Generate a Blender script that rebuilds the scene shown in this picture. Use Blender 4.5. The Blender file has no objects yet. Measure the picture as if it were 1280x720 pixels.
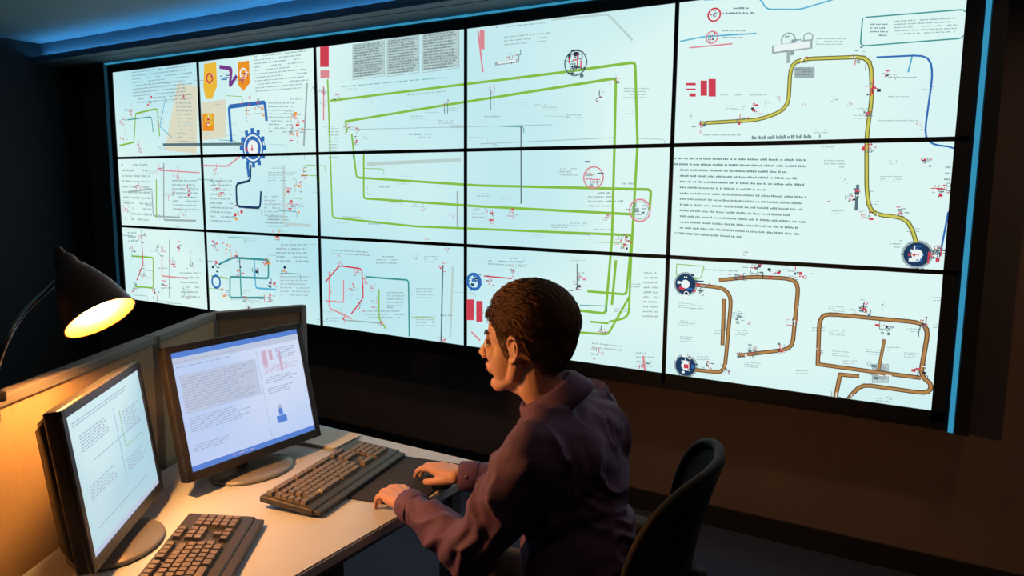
import bpy, bmesh, math, random
from mathutils import Vector, Matrix, noise
random.seed(7)
scene = bpy.context.scene
try:
    scene.view_settings.view_transform = 'Standard'
except Exception:
    pass
COL = scene.collection
V = Vector
CAMH = 1.6      # camera height
D = 3.3         # distance of the display plane (y)

# ------------------------------------------------------------------ materials
def srgb(r, g, b):
    f = lambda c: (c/255/12.92) if c/255 <= 0.04045 else ((c/255+0.055)/1.055)**2.4
    return (f(r), f(g), f(b), 1)

def mat(name, col, rough=0.6, metal=0.0, noise_scale=None, noise_amt=0.15, bump=0.0, bump_scale=200, emit=None, estr=0, sss=0, spec=None, coat=0):
    m = bpy.data.materials.new(name); m.use_nodes = True
    nt = m.node_tree; b = nt.nodes['Principled BSDF']
    b.inputs['Base Color'].default_value = col
    b.inputs['Roughness'].default_value = rough
    b.inputs['Metallic'].default_value = metal
    if spec is not None: b.inputs['Specular IOR Level'].default_value = spec
    if coat: b.inputs['Coat Weight'].default_value = coat
    tc = nt.nodes.new('ShaderNodeTexCoord')
    if noise_scale:
        n = nt.nodes.new('ShaderNodeTexNoise'); n.inputs['Scale'].default_value = noise_scale; n.inputs['Detail'].default_value = 4
        nt.links.new(tc.outputs['Object'], n.inputs['Vector'])
        mx = nt.nodes.new('ShaderNodeMix'); mx.data_type = 'RGBA'
        c = V(col[:3])
        mx.inputs[6].default_value = (*(c*(1-noise_amt)), 1); mx.inputs[7].default_value = (*(c*(1+noise_amt)), 1)
        nt.links.new(n.outputs['Fac'], mx.inputs[0]); nt.links.new(mx.outputs[2], b.inputs['Base Color'])
    if bump:
        n2 = nt.nodes.new('ShaderNodeTexNoise'); n2.inputs['Scale'].default_value = bump_scale; n2.inputs['Detail'].default_value = 3
        nt.links.new(tc.outputs['Object'], n2.inputs['Vector'])
        bp = nt.nodes.new('ShaderNodeBump'); bp.inputs['Strength'].default_value = bump; bp.inputs['Distance'].default_value = 0.004
        nt.links.new(n2.outputs['Fac'], bp.inputs['Height']); nt.links.new(bp.outputs['Normal'], b.inputs['Normal'])
    if emit:
        b.inputs['Emission Color'].default_value = emit; b.inputs['Emission Strength'].default_value = estr
    if sss:
        b.inputs['Subsurface Weight'].default_value = sss
        b.inputs['Subsurface Radius'].default_value = (0.02, 0.008, 0.004); b.inputs['Subsurface Scale'].default_value = 0.5
    return m

def emis(name, col, s=1.0):
    return mat(name, (0.01, 0.01, 0.01, 1), 0.5, emit=col, estr=s, spec=0.1)

M = {}
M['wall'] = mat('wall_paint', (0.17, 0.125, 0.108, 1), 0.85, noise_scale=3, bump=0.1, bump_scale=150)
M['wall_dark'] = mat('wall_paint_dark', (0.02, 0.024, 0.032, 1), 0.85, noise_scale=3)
M['ceiling'] = mat('ceiling_paint', (0.22, 0.32, 0.40, 1), 0.8, noise_scale=2)
M['soffit'] = mat('soffit_paint', (0.10, 0.15, 0.20, 1), 0.7, noise_scale=2)
M['floor'] = mat('carpet', (0.03, 0.04, 0.075, 1), 0.95, noise_scale=60, noise_amt=0.4, bump=0.5, bump_scale=300)
M['frame'] = mat('frame_black', (0.006, 0.007, 0.008, 1), 0.45)
M['black'] = mat('black_plastic', (0.012, 0.012, 0.014, 1), 0.5, noise_scale=40, bump=0.05)
M['chairplastic'] = mat('chair_plastic', (0.012, 0.012, 0.014, 1), 0.75, noise_scale=40, spec=.25)
M['bezel'] = mat('monitor_bezel', (0.02, 0.02, 0.023, 1), 0.35, noise_scale=30, noise_amt=0.1)
M['silver'] = mat('monitor_silver', (0.22, 0.22, 0.22, 1), 0.35, metal=0.3)
M['desk'] = mat('desk_laminate', (0.50, 0.54, 0.62, 1), 0.38, noise_scale=8, noise_amt=0.06)
M['deskedge'] = mat('desk_edging', (0.05, 0.05, 0.06, 1), 0.5)
M['metal'] = mat('steel', (0.35, 0.36, 0.38, 1), 0.3, metal=0.9)
M['chrome'] = mat('chrome', (0.6, 0.58, 0.55, 1), 0.2, metal=1.0)
M['partition'] = mat('partition_fabric', (0.42, 0.30, 0.18, 1), 0.9, noise_scale=120, noise_amt=0.12, bump=0.25, bump_scale=500)
M['parttrim'] = mat('partition_trim', (0.20, 0.18, 0.16, 1), 0.5)
M['key'] = mat('key_plastic', (0.15, 0.13, 0.11, 1), 0.5, noise_scale=60)
M['kbase'] = mat('keyboard_body', (0.035, 0.033, 0.03, 1), 0.5, noise_scale=40)
M['pad'] = mat('mouse_pad_cloth', (0.02, 0.026, 0.04, 1), 0.9, bump=0.2, bump_scale=600)
M['paper'] = mat('paper', (0.7, 0.7, 0.66, 1), 0.8, noise_scale=20, noise_amt=0.04)
M['lamp'] = mat('lamp_enamel', (0.17, 0.085, 0.055, 1), 0.38, metal=0.1)
M['lampin'] = mat('lamp_reflector', (0.16, 0.045, 0.009, 1), 0.5, metal=0.0)
M['bulb'] = emis('bulb_glow', (1.0, 0.42, 0.10, 1), 1000)
M['skin'] = mat('skin', (0.58, 0.32, 0.22, 1), 0.5, noise_scale=35, noise_amt=0.1, bump=0.12, bump_scale=350, sss=0.12)
M['lips'] = mat('lips', (0.36, 0.13, 0.10, 1), 0.45)
M['hair'] = mat('hair', (0.150, 0.068, 0.032, 1), 0.55, noise_scale=60, noise_amt=0.4)
M['eye'] = mat('eye_white', (0.6, 0.58, 0.55, 1), 0.2)
M['iris'] = mat('iris', (0.03, 0.02, 0.01, 1), 0.15)
M['nail'] = mat('nail', (0.6, 0.38, 0.3, 1), 0.3)
M['shirt'] = mat('shirt_cotton', (0.105, 0.052, 0.140, 1), 0.8, noise_scale=14, noise_amt=0.2, bump=0.2, bump_scale=500)
M['button'] = mat('shirt_button', (0.12, 0.09, 0.12, 1), 0.3)
M['trouser'] = mat('trouser_cloth', (0.09, 0.055, 0.038, 1), 0.9, noise_scale=20, bump=0.2, bump_scale=400)
M['shoe'] = mat('shoe_leather', (0.015, 0.01, 0.008, 1), 0.35)
M['chair'] = mat('chair_fabric', (0.02, 0.022, 0.028, 1), 0.85, noise_scale=200, noise_amt=0.3, bump=0.3, bump_scale=500)
M['led'] = emis('led_blue', srgb(55, 150, 190), 0.9)
M['ceil_fill'] = emis('ceiling_fill_blue', (.10, .42, .80, 1), 18.0)  # glow of the added strip that lightens the ceiling
M['down'] = emis('fill_light_warm', (1.0, 0.62, 0.36, 1), 120)  # glow of the added, unseen fill lights overhead
M['down_dim'] = emis('fill_light_warm_dim', (1.0, 0.62, 0.36, 1), 40)  # weaker glow for the added fill over the work area

# ------------------------------------------------------------------ helpers
def empty(name, loc=(0, 0, 0)):
    e = bpy.data.objects.new(name, None); e.location = loc; COL.objects.link(e)
    e.empty_display_size = 0.1
    return e

def finish(name, bm, m, parent=None, smooth=False, world=None):
    me = bpy.data.meshes.new(name); bm.to_mesh(me); bm.free()
    o = bpy.data.objects.new(name, me); COL.objects.link(o)
    if m is not None: me.materials.append(m)
    if smooth:
        for p in me.polygons: p.use_smooth = True
    if parent is not None:
        o.parent = parent
        bpy.context.view_layer.update()
        o.matrix_parent_inverse = parent.matrix_world.inverted()
    return o

def meshobj(name, vs, fs, m, parent=None, smooth=False):
    bm = bmesh.new()
    bv = [bm.verts.new(v) for v in vs]
    for f in fs:
        try: bm.faces.new([bv[i] for i in f])
        except ValueError: pass
    return finish(name, bm, m, parent, smooth)

def bm_box(bm, mtx, size, bevel=0.0, seg=2):
    r = bmesh.ops.create_cube(bm, size=1.0, matrix=mtx @ Matrix.Diagonal((*size, 1)))
    if bevel > 0:
        es = list({e for v in r['verts'] for e in v.link_edges})
        bmesh.ops.bevel(bm, geom=es, offset=bevel, segments=seg, affect='EDGES', profile=0.7)

def frame(o, x, y, z):
    m = Matrix.Identity(4)
    for i, a in enumerate((V(x), V(y), V(z), V(o))):
        for j in range(3): m[j][i] = a[j]
    return m

def box(name, c, size, m, parent=None, bevel=0.0, rot=None, smooth=False, seg=2):
    bm = bmesh.new()
    mt = Matrix.Translation(c)
    if rot is not None: mt = mt @ rot
    bm_box(bm, mt, size, bevel, seg)
    return finish(name, bm, m, parent, smooth)

def bezier_round(pts, r, n=4):
    pts = [V(p) for p in pts]
    out = [pts[0]]
    for i in range(1, len(pts)-1):
        p, a, b = pts[i], pts[i-1], pts[i+1]
        ra = min(r, (a-p).length*0.45); rb = min(r, (b-p).length*0.45)
        s = p+(a-p).normalized()*ra; e = p+(b-p).normalized()*rb
        for k in range(n+1):
            t = k/n
            out.append(s*(1-t)**2+p*2*t*(1-t)+e*t*t)
    out.append(pts[-1]); return out

def bm_tube(bm, pts, rad, seg=10, cap=True):
    pts = [V(p) for p in pts]; n = len(pts)
    rads = rad if isinstance(rad, (list, tuple)) else [rad]*n
    prev = None; rings = []
    for i, p in enumerate(pts):
        t = (pts[min(i+1, n-1)]-pts[max(i-1, 0)]).normalized()
        if prev is None:
            u = t.orthogonal().normalized()
        else:
            u = (prev-t*prev.dot(t)).normalized()
        prev = u; w = t.cross(u)
        rings.append([bm.verts.new(p+(u*math.cos(2*math.pi*k/seg)+w*math.sin(2*math.pi*k/seg))*rads[i]) for k in range(seg)])
    for i in range(n-1):
        for k in range(seg):
            bm.faces.new((rings[i][k], rings[i][(k+1) % seg], rings[i+1][(k+1) % seg], rings[i+1][k]))
    if cap:
        bm.faces.new(rings[0][::-1]); bm.faces.new(rings[-1])

def tube(name, pts, rad, m, parent=None, seg=12):
    bm = bmesh.new(); bm_tube(bm, pts, rad, seg)
    return finish(name, bm, m, parent, True)

def spline(pts, n=6):
    pts = [V(p) for p in pts]; out = []
    P = [pts[0]*2-pts[1]]+pts+[pts[-1]*2-pts[-2]]
    for i in range(1, len(P)-2):
        for k in range(n):
            t = k/n; a, b, c, d = P[i-1], P[i], P[i+1], P[i+2]
            out.append(0.5*((2*b)+(c-a)*t+(2*a-5*b+4*c-d)*t*t+(-a+3*b-3*c+d)*t**3))
    out.append(pts[-1]); return out

def lathe(name, prof, o, axis, m, parent=None, seg=40, close=False):
    axis = V(axis).normalized(); u = axis.orthogonal().normalized(); w = axis.cross(u)
    vs = []; fs = []
    for s, r in prof:
        for k in range(seg):
            a = 2*math.pi*k/seg
            vs.append(V(o)+axis*s+(u*math.cos(a)+w*math.sin(a))*max(r, 1e-5))
    for i in range(len(prof)-1):
        for k in range(seg):
            fs.append((i*seg+k, i*seg+(k+1) % seg, (i+1)*seg+(k+1) % seg, (i+1)*seg+k))
    return meshobj(name, vs, fs, m, parent, True)

# organic primitives -> voxel union
def ell(bm, c, r, mtx=None, seg=24):
    mt = (mtx if mtx is not None else Matrix.Identity(4)) @ Matrix.Translation(c) @ Matrix.Diagonal((*r, 1))
    bmesh.ops.create_uvsphere(bm, u_segments=seg, v_segments=seg//2+2, radius=1.0, matrix=mt)

def cap(bm, a, ra, b, rb, mtx=None, seg=20):
    a = V(a); b = V(b)
    if mtx is not None: a = mtx @ a; b = mtx @ b
    d = b-a; L = d.length
    for p, r in ((a, ra), (b, rb)):
        bmesh.ops.create_uvsphere(bm, u_segments=seg, v_segments=seg//2+2, radius=r, matrix=Matrix.Translation(p))
    if L > 1e-5:
        rot = d.to_track_quat('Z', 'Y').to_matrix().to_4x4()
        bmesh.ops.create_cone(bm, cap_ends=True, segments=seg, radius1=ra, radius2=rb, depth=L,
                              matrix=Matrix.Translation((a+b)/2) @ rot)

def organic(name, bm, voxel, m, parent, smooth_it=4, disp=None):
    me = bpy.data.meshes.new(name+'_src'); bm.to_mesh(me); bm.free()
    o = bpy.data.objects.new(name+'_src', me); COL.objects.link(o)
    r = o.modifiers.new('r', 'REMESH'); r.mode = 'VOXEL'; r.voxel_size = voxel
    s = o.modifiers.new('s', 'SMOOTH'); s.factor = 0.5; s.iterations = smooth_it
    dg = bpy.context.evaluated_depsgraph_get()
    me2 = bpy.data.meshes.new_from_object(o.evaluated_get(dg))
    bpy.data.objects.remove(o)
    me2.name = name
    if disp:
        nn = [v.normal.copy() for v in me2.vertices]
        for v, n in zip(me2.vertices, nn):
            v.co = v.co + n*disp(v.co, n)
    me2.materials.clear(); me2.materials.append(m)
    for p in me2.polygons: p.use_smooth = True
    ob = bpy.data.objects.new(name, me2); COL.objects.link(ob)
    ob.parent = parent; bpy.context.view_layer.update(); ob.matrix_parent_inverse = parent.matrix_world.inverted()
    return ob

# ------------------------------------------------------------------ camera
cam = bpy.data.cameras.new('camera'); co = bpy.data.objects.new('camera', cam); COL.objects.link(co)
cam.lens = 26.0; cam.sensor_width = 36; cam.clip_start = 0.02
R = frame((0, 0, CAMH), (.8583, .5129, .0093), (-.0758, .1086, .9912), (.5074, -.8514, .1320))
co.matrix_world = R
scene.camera = co

# ------------------------------------------------------------------ room
XL, XR, YB, YF, ZC = -6.0, 2.6, 3.42, -1.8, 2.65
box('floor', ((XL+XR)/2, (YB+YF)/2, -0.05), (XR-XL+.2, YB-YF+.2, 0.1), M['floor'])
box('ceiling', ((XL+XR)/2, (YB+YF)/2, ZC+0.05), (XR-XL+.2, YB-YF+.2, 0.1), M['ceiling'])
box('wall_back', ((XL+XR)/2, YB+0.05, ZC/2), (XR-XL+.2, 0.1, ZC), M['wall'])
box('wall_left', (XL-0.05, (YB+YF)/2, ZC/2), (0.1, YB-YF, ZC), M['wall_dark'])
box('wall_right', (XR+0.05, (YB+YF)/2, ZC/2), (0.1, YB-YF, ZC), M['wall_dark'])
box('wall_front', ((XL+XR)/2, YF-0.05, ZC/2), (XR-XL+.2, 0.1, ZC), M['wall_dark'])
box('trim_1', ((XL+XR)/2, 3.265, 2.575), (XR-XL, 0.31, 0.15), M['soffit'])
box('trim_2', ((XL+XR)/2, 3.075, 2.51), (XR-XL, 0.09, 0.02), M['soffit'])  # ledge added to hide the ceiling fill strip
box('trim_3', ((XL+XR)/2, 3.034, 2.525), (XR-XL, 0.01, 0.03), M['soffit'])
box('ceiling_fill_strip', ((XL+XR)/2, 3.075, 2.526), (XR-XL-.1, 0.02, 0.01), M['ceil_fill'])  # hidden blue strip, added to brighten the ceiling
box('baseboard_back', ((XL+XR)/2, YB-0.008, 0.05), (XR-XL, 0.016, 0.1), M['black'])
# unseen warm fill lights, added to brighten the lower back wall and work area
for x, y in ((-3.4, 2.3), (-1.9, 2.6), (-.7, 2.65), (.3, 2.6), (-.15, .95)):
    e = empty('fill_downlight', (x, y, ZC))
    lathe('trim_ring', [(0, .075), (.006, .075), (.008, .066), (.002, .060)], (x, y, ZC+.0), (0, 0, -1), M['metal'], e, 32)
    lathe('baffle', [(.0, .060), (.05, .060), (.055, .058)], (x, y, ZC+.001), (0, 0, -1), M['black'], e, 32)
    lathe('fill_diffuser', [(.010, 0), (.010, .056)], (x, y, ZC), (0, 0, -1), M['down'] if y > 1 else M['down_dim'], e, 32)

# ------------------------------------------------------------------ video wall
XB = [-5.43, -4.43, -3.345, -2.26, -1.127, 0.0]
ZB = [2.45, 1.805, 1.298, 0.722]
vw = empty('video_wall', (-2.7, D, 1.6))
ms = bpy.data.materials.new('display_backlight'); ms.use_nodes = True
nt = ms.node_tree; pb = nt.nodes['Principled BSDF']; pb.inputs['Base Color'].default_value = (.01, .01, .01, 1); pb.inputs['Roughness'].default_value = .5
tc = nt.nodes.new('ShaderNodeTexCoord'); nz = nt.nodes.new('ShaderNodeTexNoise'); nz.inputs['Scale'].default_value = 0.55; nz.inputs['Detail'].default_value = 1
nt.links.new(tc.outputs['Object'], nz.inputs['Vector'])
cr = nt.nodes.new('ShaderNodeValToRGB')
cr.color_ramp.elements[0].position = .30; cr.color_ramp.elements[0].color = srgb(170, 224, 236)
cr.color_ramp.elements[1].position = .58; cr.color_ramp.elements[1].color = srgb(220, 246, 243)
nt.links.new(nz.outputs['Fac'], cr.inputs[0]); nt.links.new(cr.outputs[0], pb.inputs['Emission Color']); pb.inputs['Emission Strength'].default_value = 1.0
for r in range(3):
    for c in range(5):
        x0, x1, z1, z0 = XB[c]+.009, XB[c+1]-.009, ZB[r]-.009, ZB[r+1]+.009
        meshobj('display_panel_%d_%d' % (r+1, c+1), [(x0, D, z0), (x1, D, z0), (x1, D, z1), (x0, D, z1)], [(0, 1, 2, 3)], ms, vw)
box('backing_frame', ((XB[0]+XB[5])/2, D+.051, (ZB[0]+ZB[3])/2), (XB[5]-XB[0]+.10, 0.10, ZB[0]-ZB[3]+.10), M['frame'], vw)
for c in range(6):
    box('mullion_v_%d' % c, (XB[c], D-.002, (ZB[0]+ZB[3])/2), (.018 if 0 < c < 5 else .05, .01, ZB[0]-ZB[3]+.04), M['frame'], vw)
for r in range(4):
    box('mullion_h_%d' % r, ((XB[0]+XB[5])/2, D-.002, ZB[r]), (XB[5]-XB[0]+.05, .01, .018 if 0 < r < 3 else .05), M['frame'], vw)
box('led_strip_right', (.046, D+.01, (ZB[0]+ZB[3])/2), (.018, .05, ZB[0]-ZB[3]+.1), M['led'], vw)
box('led_strip_left', (XB[0]-.055, D+.01, (ZB[0]+ZB[3])/2), (.016, .05, ZB[0]-ZB[3]+.1), mat('led_dim', (.01, .01, .01, 1), emit=srgb(30, 70, 90), estr=.5), vw)
box('led_strip_top', ((XB[0]+XB[5])/2, D+.01, ZB[0]+.040), (XB[5]-XB[0]+.1, .05, .008), M['led'], vw)
box('outer_frame_right', (.083, D+.02, (ZB[0]+ZB[3])/2), (.05, .10, ZB[0]-ZB[3]+.1), M['frame'], vw)

# artwork on the displays, drawn on a drafting grid that maps (projectively) to metres on the wall plane
def W(px, py):
    a = px-640; b = py-360
    X = .8583*a+.0758*b-468.8; Y = .5129*a-.1086*b+786.7; Z = -.0093*a+.9912*b+122
    return (D*X/Y, CAMH-D*Z/Y)
LAY = {}
PAL = {'green': srgb(136, 192, 66), 'text': srgb(142, 165, 170), 'textdark': srgb(92, 118, 128), 'grey': srgb(162, 180, 182), 'red': srgb(208, 66, 84), 'pink': srgb(222, 140, 150),
       'blue': srgb(50, 110, 185), 'cyan': srgb(90, 180, 215), 'navy': srgb(30, 60, 95), 'orange': srgb(240, 150, 40), 'yellow': srgb(238, 190, 60), 'purple': srgb(120, 60, 140),
       'olive': srgb(208, 204, 92), 'olivedk': srgb(108, 110, 50), 'brown': srgb(180, 135, 82), 'browndk': srgb(105, 72, 44), 'white': srgb(240, 250, 248), 'tan': srgb(224, 224, 200),
       'teal': srgb(60, 150, 150), 'black': srgb(44, 54, 62), 'pale': srgb(188, 214, 212), 'tabletxt': srgb(112, 132, 138)}
ORD = ['tan', 'pale', 'grey', 'text', 'cyan', 'olivedk', 'browndk', 'green', 'olive', 'brown', 'teal', 'pink', 'orange', 'yellow', 'purple', 'tabletxt', 'textdark', 'black', 'navy', 'blue', 'white', 'red']
X0L, X1L, Z0L, Z1L = XB[0]+.01, XB[5]-.01, ZB[3]+.01, ZB[0]-.01
def quad(col, pts):
    # keep artwork inside the lit array
    cx = sum(p[0] for p in pts)/len(pts); cz = sum(p[1] for p in pts)/len(pts)
    if not (X0L+.015 < cx < X1L-.015 and Z0L+.015 < cz < Z1L-.015): return
    pts = [(min(max(p[0], X0L+.014), X1L-.014), min(max(p[1], Z0L+.014), Z1L-.014)) for p in pts]
    L = LAY.setdefault(col, ([], [])); n = len(L[0]); y = D-.0005-.00025*ORD.index(col)
    for p in pts: L[0].append((p[0], y, p[1]))
    L[1].append(tuple(range(n, n+len(pts))))
def line2(col, q, w):
    for a, b in zip(q[:-1], q[1:]):
        d = (b-a)
        if d.length < 1e-5: continue
        d = d.normalized(); n = V((-d.y, d.x))*w/2; a2 = a-d*w*.3; b2 = b+d*w*.3
        k = max(1, int((b2-a2).length/.12))
        for i in range(k):
            s = a2.lerp(b2, i/k); e = a2.lerp(b2, (i+1)/k)
            quad(col, [s-n, e-n, e+n, s+n])
def line(col, pts, w=.008, r=.02):
    q = [V((*W(*p), 0)) for p in pts]
    if len(q) > 2: q = bezier_round(q, r, 3)
    line2(col, [V((p.x, p.y)) for p in q], w)
def rect(col, x0, y0, x1, y1):
    quad(col, [W(x0, y1), W(x1, y1), W(x1, y0), W(x0, y0)])
def poly(col, pts): quad(col, [W(*p) for p in pts])
def disc(col, x, y, r, n=20, c=None):
    c = c or W(x, y); quad(col, [(c[0]+r*math.cos(2*math.pi*k/n), c[1]+r*math.sin(2*math.pi*k/n)) for k in range(n)])
def ring(col, x, y, r, w=.005, n=20, c=None):
    c = c or W(x, y)
    for k in range(n):
        a0, a1 = 2*math.pi*k/n, 2*math.pi*(k+1)/n
        quad(col, [(c[0]+rr*math.cos(a), c[1]+rr*math.sin(a)) for rr, a in ((r-w, a0), (r, a0), (r, a1), (r-w, a1))])
def text(col, x0, y0, x1, y1, rows, fill=.8, h=.36, slope=0.0, ragged=.15):
    A, B, C = V(W(x0, y0)), V(W(x1, y0+slope*(x1-x0))), V(W(x0, y1))
    Wd = (B-A).length; Hh = (C-A).length/rows; u = (B-A).normalized(); d = V((0, -1))
    cw = Hh*.30
    for i in range(rows):
        x = 0; end = Wd*(1-random.random()*ragged)
        while x < end:
            nlet = random.randint(2, 8)
            if random.random() < fill+.1:
                for j in range(nlet):      # individual letters of differing height
                    if x+cw > end: break
                    hh = h*random.choice((.75, .75, 1.0, 1.05)); p = A+u*x+d*((i+h-hh)*Hh); q = d*Hh*hh
                    quad(col, [p+q, p+u*cw*.74+q, p+u*cw*.74, p]); x += cw
            else: x += cw*nlet
            x += Hh*.28
def sym(x, y, s=.03, cols=('red', 'black', 'grey', 'textdark'), n=9):
    """small valve / instrument glyph: outlined ring, bow-tie, stems and a tag label"""
    s = s*.9
    c = V(W(x, y))
    for _ in range(n):
        p = c+V((random.gauss(0, .5)*s, random.gauss(0, .5)*s)); k = random.random(); col = random.choice(cols)
        if k < .30:
            a = V((random.uniform(.15, .55)*s, 0)) if random.random() < .5 else V((0, random.uniform(.15, .55)*s)); line2(col, [p-a, p+a], s*.12)
        elif k < .45: ring(col, 0, 0, random.uniform(.14, .28)*s, s*.08, 10, tuple(p))
        elif k < .62:
            w = random.uniform(.15, .28)*s; quad(col, [p+V((-w, -w*.6)), p, p+V((-w, w*.6))]); quad(col, [p+V((w, w*.6)), p, p+V((w, -w*.6))])
        elif k < .78:
            for j in range(4): q = p+V((j*s*.13, 0)); quad('textdark' if k < .70 else 'grey', [q, q+V((s*.09, 0)), q+V((s*.09, s*.14)), q+V((0, s*.14))])
        else:
            a = random.uniform(.12, .28)*s; b = random.uniform(.08, .22)*s; quad(col, [p+V((-a, -b)), p+V((a, -b)), p+V((a, b)), p+V((-a, b))])
def dial(x, y, r, col='navy'):
    disc('grey', x, y, r*1.12); disc('navy', x, y, r*.95); disc('white', x, y, r*.4)
    sym(x, y, r*1.0, ('navy', 'navy', 'red', 'blue', 'white', 'white'), 26)
def table(x0, y0, x1, y1, rows, cols, slope=0.0, col='grey'):
    for i in range(rows+1):
        t = i/rows; line(col, [(x0, y0+(y1-y0)*t), (x1, y0+(y1-y0)*t+slope*(x1-x0))], .003)
    for j in range(cols+1):
        t = j/cols; x = x0+(x1-x0)*t; line(col, [(x, y0+slope*(x-x0)), (x, y1+slope*(x-x0))], .003)

# column 1
text('text', 165, 90, 242, 132, 10, slope=-.12); poly('tan', [(222, 104), (247, 108), (246, 192), (206, 188)]); text('grey', 220, 128, 243, 180, 11)
line('green', [(150, 182), (168, 178), (170, 142), (197, 136), (200, 170)], .012); line('teal', [(160, 150), (190, 146), (192, 165)], .008); line('cyan', [(208, 120), (200, 158), (215, 172)], .007)
for p in ((152, 152), (154, 172), (165, 140), (200, 150), (175, 182), (230, 120), (188, 128)): sym(*p, .045, ('red', 'pink', 'grey'))
text('grey', 152, 205, 190, 278, 11); line('grey', [(160, 240), (190, 236), (192, 270), (225, 272)], .012); line('green', [(196, 225), (196, 272)], .012); line('grey', [(205, 205), (205, 275), (245, 276)], .014)
for p in ((200, 213), (222, 216), (215, 245), (235, 240), (175, 235), (158, 262), (228, 268)): sym(*p, .045, ('pink', 'red', 'grey'))
line('pink', [(200, 213), (250, 216)], .008)
text('text', 215, 225, 250, 265, 8)
for p in ((178, 296), (165, 315), (200, 312), (205, 355), (238, 330), (225, 310), (178, 340), (195, 368), (170, 360), (232, 365), (215, 330)): sym(*p, .052, ('red', 'pink', 'teal', 'grey'))
line('red', [(178, 296), (180, 330), (172, 350)], .01); line('green', [(165, 320), (192, 322), (192, 360), (168, 358)], .012); line('pink', [(203, 310), (203, 345), (235, 348)], .01); line('grey', [(212, 300), (212, 372)], .01)
text('grey', 225, 340, 252, 375, 6); text('text', 160, 290, 172, 305, 3)
# column 2
poly('yellow', [(256, 80), (271, 78), (272, 108), (266, 124), (258, 124), (255, 110)]); poly('orange', [(298, 78), (312, 76), (313, 104), (305, 114), (298, 106)]); line('purple', [(276, 84), (290, 86), (288, 108), (296, 96)], .025)
ring('red', 263, 98, .035, .012); ring('white', 305, 92, .035, .012); rect('orange', 254, 142, 268, 164); disc('yellow', 262, 150, .045); poly('tan', [(252, 128), (282, 124), (283, 172), (252, 176)])
sym(264, 98, .05, ('red', 'orange', 'white')); sym(305, 94, .05, ('red', 'purple', 'white')); sym(262, 152, .05, ('red', 'orange', 'white')); sym(284, 95, .05, ('purple', 'blue', 'red'))
text('text', 318, 66, 386, 118, 12, slope=-.12); text('text', 335, 128, 370, 168, 9); text('text', 280, 92, 296, 100, 2)
line('blue', [(290, 176), (287, 134), (332, 128), (334, 150)], .024); line('navy', [(288, 132), (330, 127)], .012); line('textdark', [(205, 181), (328, 180)], .018)
disc('blue', 317, 185, .10)
for k in range(12):
    a = k*math.pi/6; c = V(W(317, 185)); p = c+V((math.cos(a), math.sin(a)))*.11
    quad('blue', [p+V((-.015, -.015)), p+V((.015, -.015)), p+V((.015, .015)), p+V((-.015, .015))])
ring('white', 317, 185, .085, .01); disc('white', 317, 185, .05); sym(317, 185, .07, ('navy', 'blue', 'red', 'blue', 'white'), 20)
line('blue', [(310, 205), (312, 220)], .025); line('navy', [(314, 207), (314, 226), (296, 230), (297, 258), (326, 260), (327, 240)], .016, .03)
for p in ((368, 148), (375, 160), (360, 238), (374, 234), (366, 262), (308, 136), (326, 134), (298, 268), (275, 238), (382, 215), (345, 295), (270, 215), (368, 170)): sym(*p, .052, ('red', 'orange', 'pink', 'grey'))
line('pink', [(252, 207), (285, 208), (300, 196)], .01); line('grey', [(384, 105), (380, 182)], .015); line('pale', [(355, 208), (355, 280), (388, 282)], .02)
text('text', 262, 225, 292, 280, 10); text('text', 335, 215, 360, 228, 4); text('grey', 330, 245, 352, 282, 8); text('text', 335, 270, 365, 286, 4)
line('teal', [(275, 330), (292, 322), (336, 325), (336, 348), (288, 346), (288, 372), (330, 372)], .014); line('teal', [(300, 322), (302, 370)], .012); line('cyan', [(318, 325), (320, 360), (345, 362)], .012); line('green', [(265, 345), (285, 348)], .01)
ring('blue', 271, 352, .05, .016); text('text', 345, 305, 388, 330, 5); text('grey', 350, 345, 388, 372, 6)
for p in ((270, 308), (285, 312), (300, 340), (322, 342), (340, 355), (282, 370), (310, 378), (300, 322), (335, 330), (272, 330), (355, 340), (338, 374)): sym(*p, .048, ('red', 'pink', 'navy', 'orange'))
# column 3 + 4 large network
rect('red', 401, 58, 412, 84); rect('white', 403, 62, 410, 70); rect('white', 403, 73, 410, 80); rect('pink', 401, 88, 412, 98); sym(406, 66, .02, ('red', 'pink')); sym(406, 76, .02, ('red', 'pink'))
for x0, y0, x1, y1 in ((441, 56, 481, 100), (484, 50, 524, 96), (528, 43, 574, 91)):
    poly('pale', [(x0, y0), (x0, y1-2), (x1, y1-2-.13*(x1-x0)), (x1, y0-.13*(x1-x0))]); table(x0, y0, x1, y1, 12, 2, -.13, 'grey'); text('tabletxt', x0+2, y0+1, x1-1, y1-2, 13, slope=-.13, h=.6, fill=.9)
text('teal', 428, 108, 572, 111, 1, slope=-.09)
line('green', [(414, 126), (520, 113), (700, 91), (794, 78), (797, 180), (789, 320)], .013)
line('green', [(432, 152), (560, 131), (770, 98), (768, 190), (765, 300), (757, 392), (725, 388)], .013)
line('green', [(410, 100), (416, 272), (520, 283), (790, 294), (783, 368), (735, 364)], .012)
line('green', [(440, 168), (446, 222), (600, 232), (814, 237), (812, 262)], .013)
line('green', [(432, 152), (434, 165)], .013); line('green', [(455, 190), (455, 248), (600, 258), (792, 268)], .013)
line('green', [(786, 372), (760, 418), (722, 415)], .011); line('green', [(770, 326), (765, 380)], .013); line('green', [(790, 300), (786, 392), (780, 398), (762, 402)], .011)
line('tabletxt', [(652, 158), (652, 254)], .010); line('grey', [(440, 162), (690, 156)], .003); line('grey', [(600, 180), (770, 172)], .003); line('pale', [(460, 205), (575, 200)], .02)
line('pink', [(405, 108), (405, 150)], .01); line('pink', [(598, 40), (604, 90)], .01); line('pale', [(690, 25), (760, 18), (790, 50)], .01)
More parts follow.
